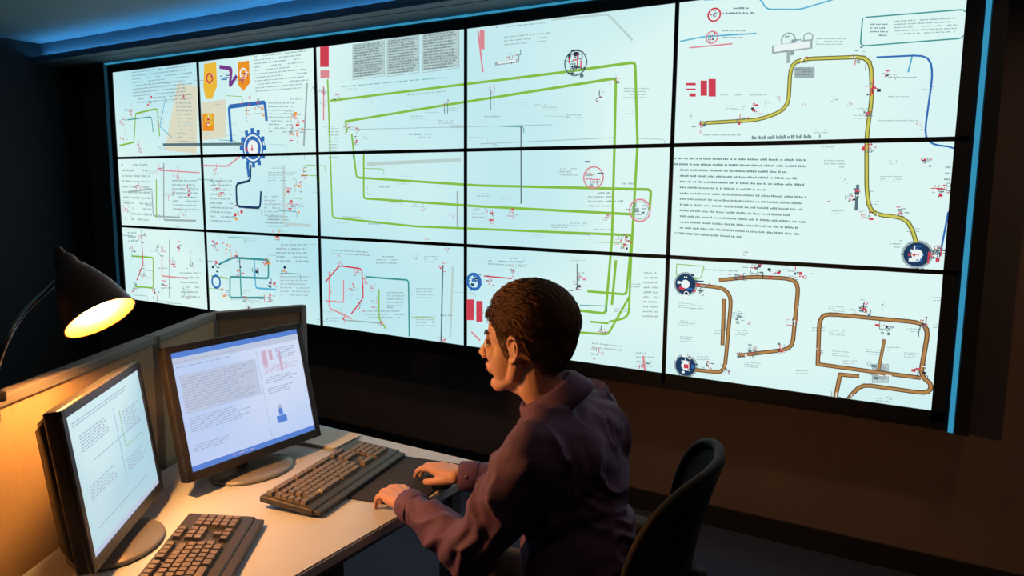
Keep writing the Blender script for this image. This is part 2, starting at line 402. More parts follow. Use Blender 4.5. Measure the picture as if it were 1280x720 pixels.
for x, y0, y1 in ((616, 112, 138), (558, 130, 143)):
    line('textdark', [(x-2, y0), (x-2, y1)], .004); line('textdark', [(x+2, y0), (x+2, y1)], .004); sym(x, y0, .02, ('textdark', 'red'))
line('grey', [(572, 240), (572, 286)], .012)
ring('textdark', 720, 79, .062, .007); sym(720, 79, .06, ('red', 'black', 'black', 'textdark'), 20); ring('pink', 742, 222, .055, .007); sym(742, 224, .055, ('grey', 'pink', 'textdark'), 16); ring('pink', 800, 263, .055, .007); ring('grey', 800, 263, .043, .004); sym(797, 262, .045, ('purple', 'grey', 'textdark'), 13)
for p in ((436, 160), (446, 166), (405, 115), (406, 130), (421, 123), (640, 75), (648, 70), (770, 102), (616, 264), (614, 275), (640, 268), (760, 270), (445, 180), (775, 300), (748, 120), (780, 306)): sym(*p, .030, ('red', 'black', 'pink', 'grey'))
line('grey', [(620, 80), (648, 76)], .018); line('white', [(624, 79), (645, 76)], .010)
rect('pink', 600, 38, 606, 62); text('text', 620, 34, 690, 38, 1, slope=-.1); text('grey', 630, 46, 690, 60, 3, slope=-.1); text('grey', 510, 118, 560, 122, 1, slope=-.1); text('grey', 590, 262, 608, 275, 3); text('grey', 700, 210, 725, 222, 3); text('grey', 735, 245, 770, 262, 3)
text('text', 606, 145, 628, 149, 1); text('grey', 548, 150, 570, 157, 2); text('grey', 780, 110, 812, 125, 4); text('grey', 742, 286, 770, 290, 1); text('grey', 410, 160, 424, 200, 10)
# bottom rows col 3/4
line('red', [(408, 352), (425, 332), (453, 336), (455, 372), (440, 392)], .009); line('pink', [(412, 340), (412, 385), (440, 398)], .009); line('pink', [(430, 350), (430, 378), (408, 376)], .009)
line('teal', [(458, 346), (511, 350), (512, 420)], .010); line('green', [(474, 362), (474, 398), (482, 410)], .010); line('grey', [(430, 400), (478, 404)], .008)
line('textdark', [(554, 332), (552, 426)], .010); line('pale', [(566, 334), (563, 420)], .014)
for p in ((447, 338), (456, 352), (466, 358), (425, 330), (414, 365), (440, 360), (450, 382), (470, 380), (554, 334), (478, 404), (430, 396), (552, 424)): sym(*p, .034, ('red', 'pink', 'pink', 'grey'))
text('text', 470, 320, 500, 332, 3); text('text', 484, 365, 508, 385, 5); text('text', 455, 388, 508, 400, 3); text('text', 415, 312, 465, 320, 2, slope=.05); text('grey', 520, 360, 545, 375, 4); text('grey', 520, 395, 546, 410, 4); text('grey', 530, 320, 548, 330, 3)
ring('blue', 593, 352, .05, .016); sym(593, 352, .05, ('navy', 'blue'), 18); rect('red', 584, 374, 593, 400); rect('red', 596, 376, 604, 402)
for k in range(3): rect('white', 586, 378+8*k, 591, 382+8*k); rect('white', 598, 380+8*k, 602, 384+8*k)
text('text', 610, 325, 660, 333, 2, slope=.05); line('red', [(606, 345), (640, 348)], .007); line('pink', [(590, 415), (600, 425)], .01)
line('green', [(738, 402), (760, 404)], .01); line('tabletxt', [(722, 330), (722, 362)], .008)
for p in ((722, 358), (755, 412), (785, 300), (725, 345), (745, 440), (805, 455), (640, 340), (612, 352)): sym(*p, .032, ('red', 'black', 'pink'))
text('grey', 740, 428, 780, 438, 2, slope=.1); text('grey', 795, 440, 818, 462, 4); line('pink', [(804, 445), (806, 470)], .010)
text('grey', 805, 340, 826, 400, 10)
# column 5 top
ring('red', 893, 19, .03, .007); ring('pink', 890, 47, .028, .006); text('textdark', 903, 10, 945, 22, 2, slope=-.02); text('text', 903, 38, 935, 50, 3); line('cyan', [(850, 52), (880, 46), (945, 42)], .006); line('pink', [(862, 60), (915, 55)], .006)
sym(893, 19, .025, ('red', 'textdark')); sym(890, 47, .025, ('red', 'textdark'))
line('cyan', [(880, 0), (950, -2), (958, 12), (1000, 12), (1040, 0)], .006)
line('teal', [(1078, 24), (1075, 58), (1205, 48), (1208, 12), (1082, 22)], .005); text('textdark', 1088, 30, 1112, 48, 4); text('text', 1118, 26, 1200, 46, 5, slope=-.05)
line('grey', [(968, 62), (1012, 56)], .034); line('white', [(970, 61), (1010, 56)], .026); ring('grey', 985, 50, .03, .006); ring('grey', 1010, 47, .02, .005); sym(990, 58, .045, ('grey', 'white', 'text'), 20); line('grey', [(985, 64), (985, 78)], .012); text('text', 1020, 48, 1060, 58, 3)
for c, w in (('olivedk', .017), ('olive', .009)):
    line(c, [(878, 154), (950, 150), (985, 136), (988, 82), (1002, 74), (1088, 71), (1090, 120), (1083, 170), (1083, 240), (1088, 268), (1135, 272), (1146, 306)], w, .05)
line('blue', [(1096, 72), (1160, 69), (1166, 90), (1155, 170), (1166, 182), (1200, 184), (1186, 260), (1176, 312)], .007, .05)
line('cyan', [(1135, 90), (1140, 70)], .006)
for p, s in (((878, 155), .032), ((928, 150), .030), ((1003, 76), .023), ((1067, 72), .030), ((1088, 110), .032), ((1086, 140), .022), ((1108, 92), .02), ((1083, 185), .028), ((1090, 270), .028), ((1122, 266), .030), ((1070, 240), .034), ((1064, 250), .026), ((1174, 235), .032), ((1182, 238), .026), ((1168, 318), .036), ((1160, 200), .022), ((945, 135), .030)): sym(*p, s, ('red', 'red', 'black', 'textdark', 'white'), 12)
rect('grey', 993, 84, 1018, 98); text('textdark', 994, 86, 1016, 96, 3); line('textdark', [(1072, 232), (1070, 262)], .012)
for x, y, w, h in ((876, 101, 8, 19), (886, 99, 9, 22), (858, 104, 12, 3), (858, 111, 12, 2), (862, 117, 8, 4)): rect('red', x, y, x+w, y+h)
for x, y in ((878, 104), (878, 112), (889, 103), (889, 111)): rect('white', x, y, x+3, y+5)
text('text', 1110, 96, 1150, 100, 1); text('grey', 1110, 120, 1140, 124, 1); text('grey', 900, 118, 960, 122, 1); text('grey', 1100, 220, 1130, 230, 3); text('grey', 1098, 150, 1150, 154, 1); text('text', 870, 168, 935, 172, 1)
text('textdark', 940, 170, 1035, 175, 1, slope=-.02, h=.9)
for i in range(14):
    y = 197+i*7.2; e = [1012, 1010, 985, 1000, 1008, 960, 1010, 1004, 1006, 990, 1011, 1000, 1004, 930][i]
    text('textdark' if i < 5 else 'tabletxt', 843 if i < 2 else 850, y, e, y+5.5, 1, slope=.012+.0035*i, h=.40, ragged=.02, fill=.95)
dial(1146, 318, .05, 'blue'); sym(1168, 316, .035, ('navy', 'red', 'grey')); text('text', 1112, 300, 1130, 312, 3); text('grey', 843, 290, 880, 294, 1, slope=.05)
text('grey', 1030, 200, 1060, 212, 3); text('text', 1182, 200, 1192, 230, 4)
# column 5 bottom
for c, w in (('browndk', .018), ('brown', .010)):
    line(c, [(870, 356), (905, 360), (914, 372), (908, 440), (905, 466), (868, 462)], w, .04)
    line(c, [(900, 350), (940, 346), (988, 348), (998, 356), (990, 436), (925, 444)], w, .04)
    line(c, [(905, 375), (903, 430)], w, .04)
    line(c, [(1022, 455), (1024, 400), (1032, 392), (1150, 403), (1160, 412), (1150, 470), (1165, 480), (1160, 492), (1075, 480), (1060, 500)], w, .04)
    line(c, [(1022, 455), (1095, 465), (1150, 472)], w, .04); line(c, [(1050, 468), (1044, 500)], w, .03); line(c, [(1105, 425), (1098, 462)], w*.7, .03); line(c, [(1050, 468), (1072, 470)], w, .03)
dial(857, 355, .05); dial(857, 457, .05)
for p, s in (((880, 362), .030), ((925, 347), .030), ((945, 340), .038), ((968, 342), .034), ((1000, 345), .034), ((925, 395), .03), ((990, 402), .028), ((1080, 388), .036), ((1105, 412), .036), ((1155, 405), .032), ((1098, 465), .042), ((1152, 465), .038), ((885, 458), .032), ((925, 443), .032), ((945, 440), .032), ((975, 436), .032), ((1042, 496), .032), ((1062, 498), .028), ((1025, 440), .022), ((905, 462), .024)): sym(*p, s, ('red', 'textdark', 'black', 'grey', 'white'), 13)
rect('pale', 1090, 455, 1110, 478); rect('grey', 1093, 458, 1107, 474); table(1090, 455, 1110, 478, 4, 3)
for x, y, w in ((915, 390, 20), (1035, 382, 24), (1036, 412, 22), (1082, 436, 24), (930, 452, 22), (918, 412, 18), (1040, 438, 22), (1130, 440, 18), (905, 480, 30), (1090, 494, 28), (848, 400, 24), (848, 378, 22), (850, 420, 20)): text('text', x, y, x+w, y+8, 3, slope=.08)
line('green', [(846, 330), (880, 333)], .004); line('green', [(846, 330), (845, 346), (876, 349), (880, 333)], .004); text('text', 880, 336, 930, 340, 1, slope=.05); line('grey', [(905, 400), (905, 410)], .02)
# scattered fine annotations
for _ in range(240):
    px = random.uniform(148, 800); py = random.uniform(95, 400)
    if px > 400 and random.random() < .5: continue
    k = random.random(); w = 8+px*.02
    if k < .6: text(random.choice(('grey', 'text', 'pale')), px, py, px+w, py+3.5+px*.004, random.choice((1, 2, 2)))
    elif k < .8: sym(px, py, .022, ('pink', 'grey', 'text'), 6)
    else: line(random.choice(('pale', 'grey', 'green', 'teal')), [(px, py), (px+w*1.5, py+1), (px+w*1.5, py+8)], .004)
for _ in range(50):
    px = random.uniform(850, 1170); py = random.uniform(90, 480)
    if 840 < px < 1020 and 170 < py < 310: continue
    if random.random() < .6: text('grey', px, py, px+18, py+7, 2)
    else: sym(px, py, .014, ('pink', 'grey', 'text'), 6)
for c, (vs, fs) in LAY.items():
    meshobj('diagram_'+c, vs, fs, emis('ink_'+c, PAL[c], .95), vw)

# ------------------------------------------------------------------ desk
dz = 0.75
desk = empty('office_desk', (-1.6, 1.2, 0))
outline = [(-1.19, .35), (-1.19, 1.83), (-1.23, 1.87), (-2.02, 1.87), (-2.14, 1.69), (-1.98, 1.26), (-1.47, .35)]
bm = bmesh.new()
lo = [bm.verts.new((x, y, dz-.03)) for x, y in outline]; hi = [bm.verts.new((x, y, dz)) for x, y in outline]
bm.faces.new(hi); bm.faces.new(lo[::-1])
for i in range(len(outline)):
    j = (i+1) % len(outline); bm.faces.new((lo[i], lo[j], hi[j], hi[i]))
bmesh.ops.bevel(bm, geom=[e for e in bm.edges if abs(e.verts[0].co.z-e.verts[1].co.z) < .001], offset=.004, segments=2, affect='EDGES')
bmesh.ops.recalc_face_normals(bm, faces=bm.faces)
finish('desktop', bm, M['desk'], desk)
for i, (x, y) in enumerate(((-1.27, 1.77), (-1.95, 1.77), (-1.27, .45), (-1.50, .48))):
    box('leg_%d' % i, (x, y, .37), (.05, .05, .70), M['metal'], desk, .006)
    box('foot_%d' % i, (x, y, .012), (.08, .08, .024), M['black'], desk, .006)
box('rail_1', (-1.27, 1.11, .69), (.03, 1.30, .05), M['metal'], desk, .004)
box('rail_2', (-1.61, 1.77, .69), (.64, .03, .05), M['metal'], desk, .004)
box('drawer_unit', (-1.62, 1.25, .36), (.38, .45, .66), M['deskedge'], desk, .01)

# partition
part = empty('desk_partition', (-2, 1.2, 0))
path = [(-1.50, .36), (-2.035, 1.324), (-2.245, 1.70), (-2.115, 1.99)]
for i in range(3):
    a = V((*path[i], 0)); b = V((*path[i+1], 0)); d = (b-a).normalized(); n = V((-d.y, d.x, 0))
    if n.x > 0: n = -n
    c = (a+b)/2+n*.02; L = (b-a).length
    fr = frame(c+V((0, 0, .58)), d, n, (0, 0, 1))
    bm = bmesh.new(); bm_box(bm, fr, (L-.012, .03, 1.10), .004); finish('fabric_panel_%d' % i, bm, M['partition'], part)
    bm = bmesh.new(); bm_box(bm, frame(c+V((0, 0, 1.14)), d, n, (0, 0, 1)), (L, .042, .025), .005); finish('top_cap_%d' % i, bm, M['parttrim'], part)
    bm = bmesh.new(); bm_box(bm, frame(c+V((0, 0, .06)), d, n, (0, 0, 1)), (L, .042, .10), .005); finish('kick_%d' % i, bm, M['parttrim'], part)
for i, p in enumerate(path):
    box('post_%d' % i, (p[0]-.018, p[1]+.006, .578), (.03, .03, 1.15), M['parttrim'], part, .006)

# ------------------------------------------------------------------ monitors
def monitor(bl, br, zb, tilt, H, style):
    bl = V((*bl, 0)); br = V((*br, 0)); w = (br-bl).normalized(); Wd = (br-bl).length
    n0 = w.cross(V((0, 0, 1))); t = math.radians(tilt)
    u = V((0, 0, 1))*math.cos(t)-n0*math.sin(t); n = n0*math.cos(t)+V((0, 0, 1))*math.sin(t)
    o = (bl+br)/2+V((0, 0, zb))
    e = empty('computer_monitor', o)
    F = frame(o, w, u, n)   # local x width, y up, z out of the screen
    bm = bmesh.new(); bm_box(bm, F @ Matrix.Translation((0, H/2, -.016)), (Wd, H, .032), .008, 3); finish('housing', bm, M['bezel'], e, True)
    bm = bmesh.new()
    r = bmesh.ops.create_cube(bm, size=1, matrix=Matrix.Identity(4))
    for v in r['verts']:
        k = .78 if v.co.z < 0 else .97
        v.co = V((v.co.x*Wd*k, v.co.y*H*k, v.co.z*.05))
    bmesh.ops.bevel(bm, geom=bm.edges[:], offset=.01, segments=3, affect='EDGES')
    bmesh.ops.transform(bm, matrix=F @ Matrix.Translation((0, H/2, -.055)), verts=bm.verts[:]); finish('rear_shell', bm, M['bezel'], e, True)
    b = .020; x0, x1, y0, y1 = -Wd/2+b, Wd/2-b, b*1.25, H-b
    # raised bezel strips
    for nm, c, s in (('bezel_top', (0, H-b/2, .002), (Wd-.004, b, .006)), ('bezel_bottom', (0, b*.62, .002), (Wd-.004, b*1.24, .006)),
                     ('bezel_l', (-Wd/2+b/2, H/2, .002), (b-.002, H-.004, .006)), ('bezel_r', (Wd/2-b/2, H/2, .002), (b-.002, H-.004, .006))):
        bm = bmesh.new(); bm_box(bm, F @ Matrix.Translation(c), s, .002); finish(nm, bm, M['bezel'], e)
    def P(a, c, z=.0012): return F @ V((x0+(x1-x0)*a, y0+(y1-y0)*c, z))
    meshobj('screen', [P(0, 0), P(1, 0), P(1, 1), P(0, 1)], [(0, 1, 2, 3)], SM[style], e)
    layers = {}
    def q(col, a0, c0, a1, c1, z=.0016):
        L = layers.setdefault(col, ([], [])); k = len(L[0]); L[0].extend([P(a0, c0, z), P(a1, c0, z), P(a1, c1, z), P(a0, c1, z)]); L[1].append((k, k+1, k+2, k+3))
    def txt(col, a0, c0, a1, rows, dh=.022):
        for i in range(rows):
            x = a0; end = a1-random.random()*.3*(a1-a0)
            while x < end:
                l = random.uniform(.01, .04); q(col, x, c0-i*dh, min(x+l, a1), c0-i*dh+dh*.4); x += l+.008
    if style == 2:
        q('bar', 0, .955, 1, 1); q('light', 0, .90, 1, .952); q('bar', 0, 0, 1, .045)
        txt('ink', .02, .915, .6, 1); txt('ink', .02, .87, .5, 1)
        q('light', .03, .48, .60, .80, .0014); q('line', .62, .06, .623, .88); q('line', .03, .80, .60, .803); q('line', .03, .48, .6, .483)
        for k in range(8): q('line', .03+.081*k, .48, .032+.081*k, .80, .0018)
        txt('ink', .04, .77, .58, 12, .024); txt('ink', .04, .43, .5, 6); txt('ink', .04, .2, .3, 3)
        q('pink', .66, .72, .70, .86); q('pink', .72, .76, .75, .86); q('pink', .80, .64, .82, .84); txt('pink', .66, .70, .95, 3); txt('ink', .66, .60, .95, 3); q('line', .75, .70, .97, .703); txt('ink', .78, .85, .95, 5)
        q('bar', .715, .24, .75, .30, .0018); q('bar', .69, .17, .775, .235, .0018); q('ink', .72, .30, .745, .335, .0018); txt('ink', .66, .5, .9, 3)
        txt('pink', .3, .02, .5, 1)
    else:
        txt('ink', .05, .93, .9, 2); txt('ink', .1, .82, .45, 6); q('line', .55, .3, .557, .85); q('line', .2, .6, .9, .606); q('green', .62, .5, .63, .8); q('green', .62, .5, .9, .507); txt('ink', .66, .76, .92, 8); txt('ink', .1, .45, .45, 5); q('line', .1, .15, .85, .156)
        txt('ink', .6, .4, .9, 5); q('light', 0, 0, 1, .04)
    for c, (vs, fs) in layers.items(): meshobj('ui_'+c, vs, fs, UM[c], e)
    # stand
    pc = o-n0*.085+V((0, 0, 0)); top = o+u*(H*.4)-n*.075
    bm = bmesh.new(); bm_tube(bm, spline([V((pc.x, pc.y, dz+.012)), V((pc.x, pc.y, dz+.06)), top], 5), .022, 12); finish('stand_neck', bm, M['bezel'], e, True)
    bc = o-n0*.035
    prof = [(0, .0), (0, .115), (.006, .120), (.012, .112), (.016, .06), (.018, 0.0)]
    ob = lathe('stand_base', prof, (0, 0, 0), (0, 0, 1), M['silver'], e, 40)
    F2 = frame((bc.x, bc.y, dz+.0005), w, -n0, (0, 0, 1)) @ Matrix.Diagonal((1.1, .85, 1, 1))
    ob.data.transform(F2)
    return e
def screenmat(name, c1, c2, s):
    m = bpy.data.materials.new(name); m.use_nodes = True; nt = m.node_tree; b = nt.nodes['Principled BSDF']
    b.inputs['Base Color'].default_value = (.01, .01, .01, 1); b.inputs['Roughness'].default_value = .4
    tc = nt.nodes.new('ShaderNodeTexCoord'); n = nt.nodes.new('ShaderNodeTexNoise'); n.inputs['Scale'].default_value = 3; n.inputs['Detail'].default_value = 0
    r = nt.nodes.new('ShaderNodeValToRGB'); r.color_ramp.elements[0].position = .35; r.color_ramp.elements[1].position = .65; r.color_ramp.elements[0].color = c1; r.color_ramp.elements[1].color = c2
    nt.links.new(tc.outputs['Object'], n.inputs['Vector']); nt.links.new(n.outputs['Fac'], r.inputs[0]); nt.links.new(r.outputs[0], b.inputs['Emission Color']); b.inputs['Emission Strength'].default_value = s
    return m
SM = {1: screenmat('screen_cyan', srgb(178, 215, 228), srgb(208, 235, 238), .95), 2: screenmat('screen_white', srgb(190, 210, 248), srgb(218, 228, 250), .95)}
UM = {'bar': emis('ui_bar_m', srgb(90, 135, 220), .9), 'light': emis('ui_light_m', srgb(196, 208, 232), .9), 'ink': emis('ui_ink_m', srgb(170, 182, 212), .9), 'line': emis('ui_line_m', srgb(160, 180, 216), .9),
      'pink': emis('ui_pink_m', srgb(212, 180, 205), .9), 'green': emis('ui_green_m', srgb(150, 200, 160), .9)}
monitor((-1.490, .800), (-1.775, 1.152), .795, 7, .355, 1)
monitor((-1.735, 1.200), (-1.722, 1.680), .80, 13, .375, 2)

# ------------------------------------------------------------------ keyboards
def keyboard(c, axis, L, Wd):
    c = V((*c, dz)); a = V((*axis, 0)).normalized(); b = V((a.y, -a.x, 0))   # b = towards the user
    tilt = math.radians(5)
    bt = b*math.cos(tilt)-V((0, 0, 1))*math.sin(tilt); up = a.cross(bt)
    if up.z < 0: up = -up
    e = empty('computer_keyboard', c)
    F = frame(c+V((0, 0, .021)), a, bt, up)
    bm = bmesh.new(); bm_box(bm, F, (L, Wd, .018), .007, 3)
    bm_box(bm, F @ Matrix.Translation((0, Wd/2+.002, -.001)), (L*.98, .04, .012), .005, 3); finish('body', bm, M['kbase'], e, True)
    bm = bmesh.new(); k = .0195
    def key(x, y, w=1, h=1):
        r = bmesh.ops.create_cube(bm, size=1)
        for v in r['verts']:
            s = .84 if v.co.z > 0 else 1.0
            v.co = F @ V((x+v.co.x*(k*w-.0018)*s, y+v.co.y*(k*h-.0018)*s, .0135+v.co.z*.010))
    x0 = -L/2+.022; ys = [-Wd/2+.020+i*k+(.008 if i else 0) for i in range(6)]
    for i, y in enumerate(ys):
        if i == 0:
            for j in range(13): key(x0+(j+(j > 0)*.6+(j > 4)*.5+(j > 8)*.5)*k*.98, y)
        elif i == 5:
            x = x0
            for w in (1.4, 1.1, 1.3, 5.6, 1.3, 1.1, 1.1, 1.4): key(x+(w-1)*k/2, y, w); x += w*k
        else:
            for j in range(14): key(x0+(j+(.25*i if j else 0))*k if (j < 13 or i > 1) else x0+j*k, y, 1)
        base = x0+15.4*k
        if base+2*k < L/2:
            for j in range(3):
                if i in (0, 1, 2, 5) or (i == 4 and j == 1): key(base+j*k, y)
        base2 = x0+18.9*k
        for j in range(4):
            if base2+j*k < L/2-.012 and i > 0: key(base2+j*k, y)
    finish('keys', bm, M['key'], e)
keyboard((-1.50, 1.52), (-.2, .98), .48, .165)
keyboard((-1.40, .965), (-.575, .817), .46, .165)

# mouse pad
pad = empty('mouse_pad', (-1.30, 1.60, dz))
bm = bmesh.new(); bm_box(bm, Matrix.Translation((-1.335, 1.625, dz+.0025)) @ Matrix.Rotation(.2, 4, 'Z'), (.24, .34, .004), .0015); finish('pad_cloth', bm, M['pad'], pad)
mz = dz+.0045

# ------------------------------------------------------------------ desk lamp
lamp = empty('desk_lamp', (-1.70, .75, 1.15))
ap = V((-1.765, .930, 1.435)); op = V((-1.660, .950, 1.300)); ax = (op-ap).normalized()
prof = [(0, .0), (0, .018), (.012, .024), (.03, .027), (.036, .033), (.06, .045), (.10, .062), (.14, .073), (.168, .079), (.172, .081), (.172, .078)]
lathe('shade', prof, ap, ax, M['lamp'], lamp, 48)
lathe('reflector', [(.035, .0), (.036, .028), (.06, .041), (.10, .058), (.14, .069), (.171, .077), (.172, .079)], ap, ax, M['lampin'], lamp, 48)
lathe('bulb', [(.080, .0), (.082, .013), (.10, .016), (.115, .025), (.135, .031), (.155, .029), (.170, .017), (.175, 0)], ap, ax, M['bulb'], lamp, 24)
lathe('bulb_socket', [(.034, .0), (.034, .016), (.08, .016), (.081, 0)], ap, ax, M['black'], lamp, 20)
lathe('shade_knob', [(-.022, .0), (-.022, .010), (-.006, .013), (.001, .014)], ap, ax, M['lamp'], lamp, 20)
tube('gooseneck', spline([(-1.712, .745, 1.10), (-1.711, .748, 1.20), (-1.708, .775, 1.275), (-1.725, .82, 1.325), (-1.76, .885, 1.36), (-1.775, .925, 1.385), (-1.762, .93, 1.405)], 6), .0065, M['chrome'], lamp)
box('clamp', (-1.718, .745, 1.155), (.035, .035, .022), M['black'], lamp, .005)
box('clamp_jaw', (-1.745, .735, 1.12), (.016, .03, .09), M['black'], lamp, .003)

# papers
pp = empty('paper_stack', (-1.66, 1.78, dz))
for i in range(5):
    bm = bmesh.new(); bm_box(bm, Matrix.Translation((-1.80+random.uniform(-.01, .01), 1.76, dz+.002+.002*i)) @ Matrix.Rotation(.1+random.uniform(-.08, .08), 4, 'Z'), (.21, .15, .0016)); finish('sheet_%d' % i, bm, M['paper'], pp)

# ------------------------------------------------------------------ office chair
ch = empty('office_chair', (-.66, 1.5, 0))
bm = bmesh.new(); bm_box(bm, Matrix.Translation((-.69, 1.5, .432)), (.48, .50, .08), .035, 4); finish('seat_cushion', bm, M['chair'], ch, True)
def back_pt(s, t):
    w = .240*(1-.12*(abs(t-.45)*1.6)**2)
    y = 1.475+s*w
    z = .58+t*.47
    x = -.465-.085*s*s-.03*s+(.05*(t-.4)**2)*2+.05*t
    return V((x, y, z))
outl = []
for k in range(48):
    a = 2*math.pi*k/48; c, s = math.cos(a), math.sin(a); e_ = .55
    sx = math.copysign(abs(c)**e_, c); sy = math.copysign(abs(s)**e_, s)
    outl.append(back_pt(sx, .5+.5*sy))
bm = bmesh.new(); bm_tube(bm, outl+[outl[0], outl[1]], .011, 10, False); finish('back_frame', bm, M['chairplastic'], ch, True)
vs = []; fs = []; N = 48; RR = 8
for j in range(RR+1):
    for k in range(N):
        a = 2*math.pi*k/N; c, s = math.cos(a), math.sin(a); e_ = .55+.45*(1-j/RR)
        f = j/RR
        vs.append(back_pt(math.copysign(abs(c)**e_, c)*f, .5+.5*math.copysign(abs(s)**e_, s)*f))
for j in range(RR):
    for k in range(N): fs.append((j*N+k, j*N+(k+1) % N, (j+1)*N+(k+1) % N, (j+1)*N+k))
o = meshobj('back_mesh', vs, fs, M['chair'], ch, True); md = o.modifiers.new('s', 'SOLIDIFY'); md.thickness = .012
tube('back_spine', spline([(-.60, 1.5, .40), (-.46, 1.49, .42), (-.410, 1.48, .55), (-.415, 1.475, .80)], 6), .022, M['chairplastic'], ch)
for i, y in enumerate((1.215, 1.775)):
    s = -1 if i == 0 else 1
    tube('arm_post_%d' % i, spline([(-.62, 1.5+s*.2, .40), (-.62, 1.5+s*.27, .43), (-.62, y, .55), (-.66, y, .70)], 5), .014, M['chairplastic'], ch)
    tube('arm_link_%d' % i, spline([(-.60, y, .72), (-.56, y, .735), (-.52-.02*s, 1.475+s*.232, .74)], 5), .012, M['chairplastic'], ch)
    box('arm_pad_%d' % i, (-.70, y, .722), (.25, .06, .028), M['chairplastic'], ch, .012, smooth=True, seg=3)
lathe('gas_column', [(0, .0), (0, .028), (.17, .028), (.17, .018), (.33, .018), (.33, 0)], (-.68, 1.5, .07), (0, 0, 1), M['metal'], ch, 20)
for k in range(5):
    a = k*2*math.pi/5+.3; d = V((math.cos(a), math.sin(a), 0)); c = V((-.68, 1.5, .10))
    tube('base_arm_%d' % k, [c, c+d*.15+V((0, 0, -.008)), c+d*.29+V((0, 0, -.025))], [.024, .02, .014], M['chairplastic'], ch)
    e = c+d*.29; p = d.cross(V((0, 0, 1)))
    for s in (-1, 1):
        lathe('caster_%d_%d' % (k, s), [(-.009, 0), (-.009, .024), (-.006, .027), (.006, .027), (.009, .024), (.009, 0)], V((e.x, e.y, .028))+p*s*.014, p, M['black'], ch, 18)

# ------------------------------------------------------------------ man
man = empty('seated_man', (-.7, 1.5, 0))
SL, SR = V((-.730, 1.318, 1.035)), V((-.775, 1.700, 1.035))
EL, ER = V((-.865, 1.285, .800)), V((-.865, 1.735, .805))
WL, WR = V((-1.145, 1.405, .808)), V((-1.130, 1.615, .812))
def folds(co, n):
    p = co
    d = 0
    q = V((p.x*8, p.y*8, p.z*13))+V((1, 1, 1))*1.2*noise.noise(p*6)
    r = 1-2*abs(noise.noise(q))
    d += .011*(r*r-.55)
    d += .004*noise.noise(V((p.x*22, p.y*22, p.z*30)))
    de = min((p-EL).length, (p-ER).length)
    k = max(0, 1-de/.15)
    d += .007*k*math.sin(120*(p.x*.8-p.z*.5)+6*noise.noise(p*12))
    for E, Wp in ((EL, WL), (ER, WR)):       # slim sleeves near the wrist: keep folds small
        dw = (p-Wp).length
        if dw < .10: d *= max(.35, dw/.10)
    return d
bm = bmesh.new()
tl = Matrix.Translation((-.740, 1.51, .935)) @ Matrix.Rotation(math.radians(-14), 4, 'Y')
ell(bm, (0, 0, 0), (.132, .186, .19), tl, 32)
ell(bm, (-.70, 1.50, .74), (.132, .175, .20), None, 32)
ell(bm, (-.665, 1.50, .60), (.138, .180, .13), None, 32)
ell(bm, (-.710, 1.42, 1.0), (.095, .10, .10), None); ell(bm, (-.725, 1.60, 1.0), (.095, .10, .10), None)
NB = V((-.765, 1.515, 1.085))
cap(bm, SL, .070, NB, .062); cap(bm, SR, .070, NB, .062)
for S, E, Wp in ((SL, EL, WL), (SR, ER, WR)):
    cap(bm, S, .078, S.lerp(E, .5), .069); cap(bm, S.lerp(E, .5), .069, E, .057)
    cap(bm, E, .057, E.lerp(Wp, .35), .054); cap(bm, E.lerp(Wp, .35), .054, E.lerp(Wp, .90), .038)
organic('shirt', bm, .006, M['shirt'], man, 4, folds)
# cuffs
for nm, E, Wp in (('cuff_l', EL, WL), ('cuff_r', ER, WR)):
    d = (Wp-E).normalized(); a = E.lerp(Wp, .80)
    lathe(nm, [(0, .0405), (.004, .043), (.03, .0415), (.052, .040), (.054, .038), (.052, .035), (.0, .035)], a, d, M['shirt'], man, 32)
    nrm = V((-.2, -1, .3)).normalized(); nrm = (nrm-d*nrm.dot(d)).normalized()
    lathe(nm+'_button', [(0, 0), (0, .0055), (.002, .0055), (.0025, 0)], a+d*.03+nrm*.041, nrm, M['button'], man, 12)
# collar
cdir = (V((-.82, 1.49, 1.17))-NB).normalized()
cb = NB+cdir*.024
u = V((-1, 0, 0)); u = (u-cdir*u.dot(cdir)).normalized(); w = cdir.cross(u)
vs = []; fs = []; n = 48
prof = [(.062, -.01), (.0625, .022), (.064, .042), (.069, .047), (.077, .040), (.090, .012), (.099, -.010)]
for k in range(n+1):
    a = math.radians(14)+math.radians(332)*k/n
    tip = math.exp(-((min(a, 2*math.pi-a)-.25)/.35)**2)
    for r, z in prof:
        zz = z-(tip*.03 if r > .08 else 0)
        vs.append(cb+(u*math.cos(a)+w*math.sin(a))*r*(1.03)+cdir*(zz-.006))
m_ = len(prof)
for k in range(n):
    for j in range(m_-1): fs.append((k*m_+j, k*m_+j+1, (k+1)*m_+j+1, (k+1)*m_+j))
o = meshobj('collar', vs, fs, M['shirt'], man, True); md = o.modifiers.new('s', 'SOLIDIFY'); md.thickness = .0025

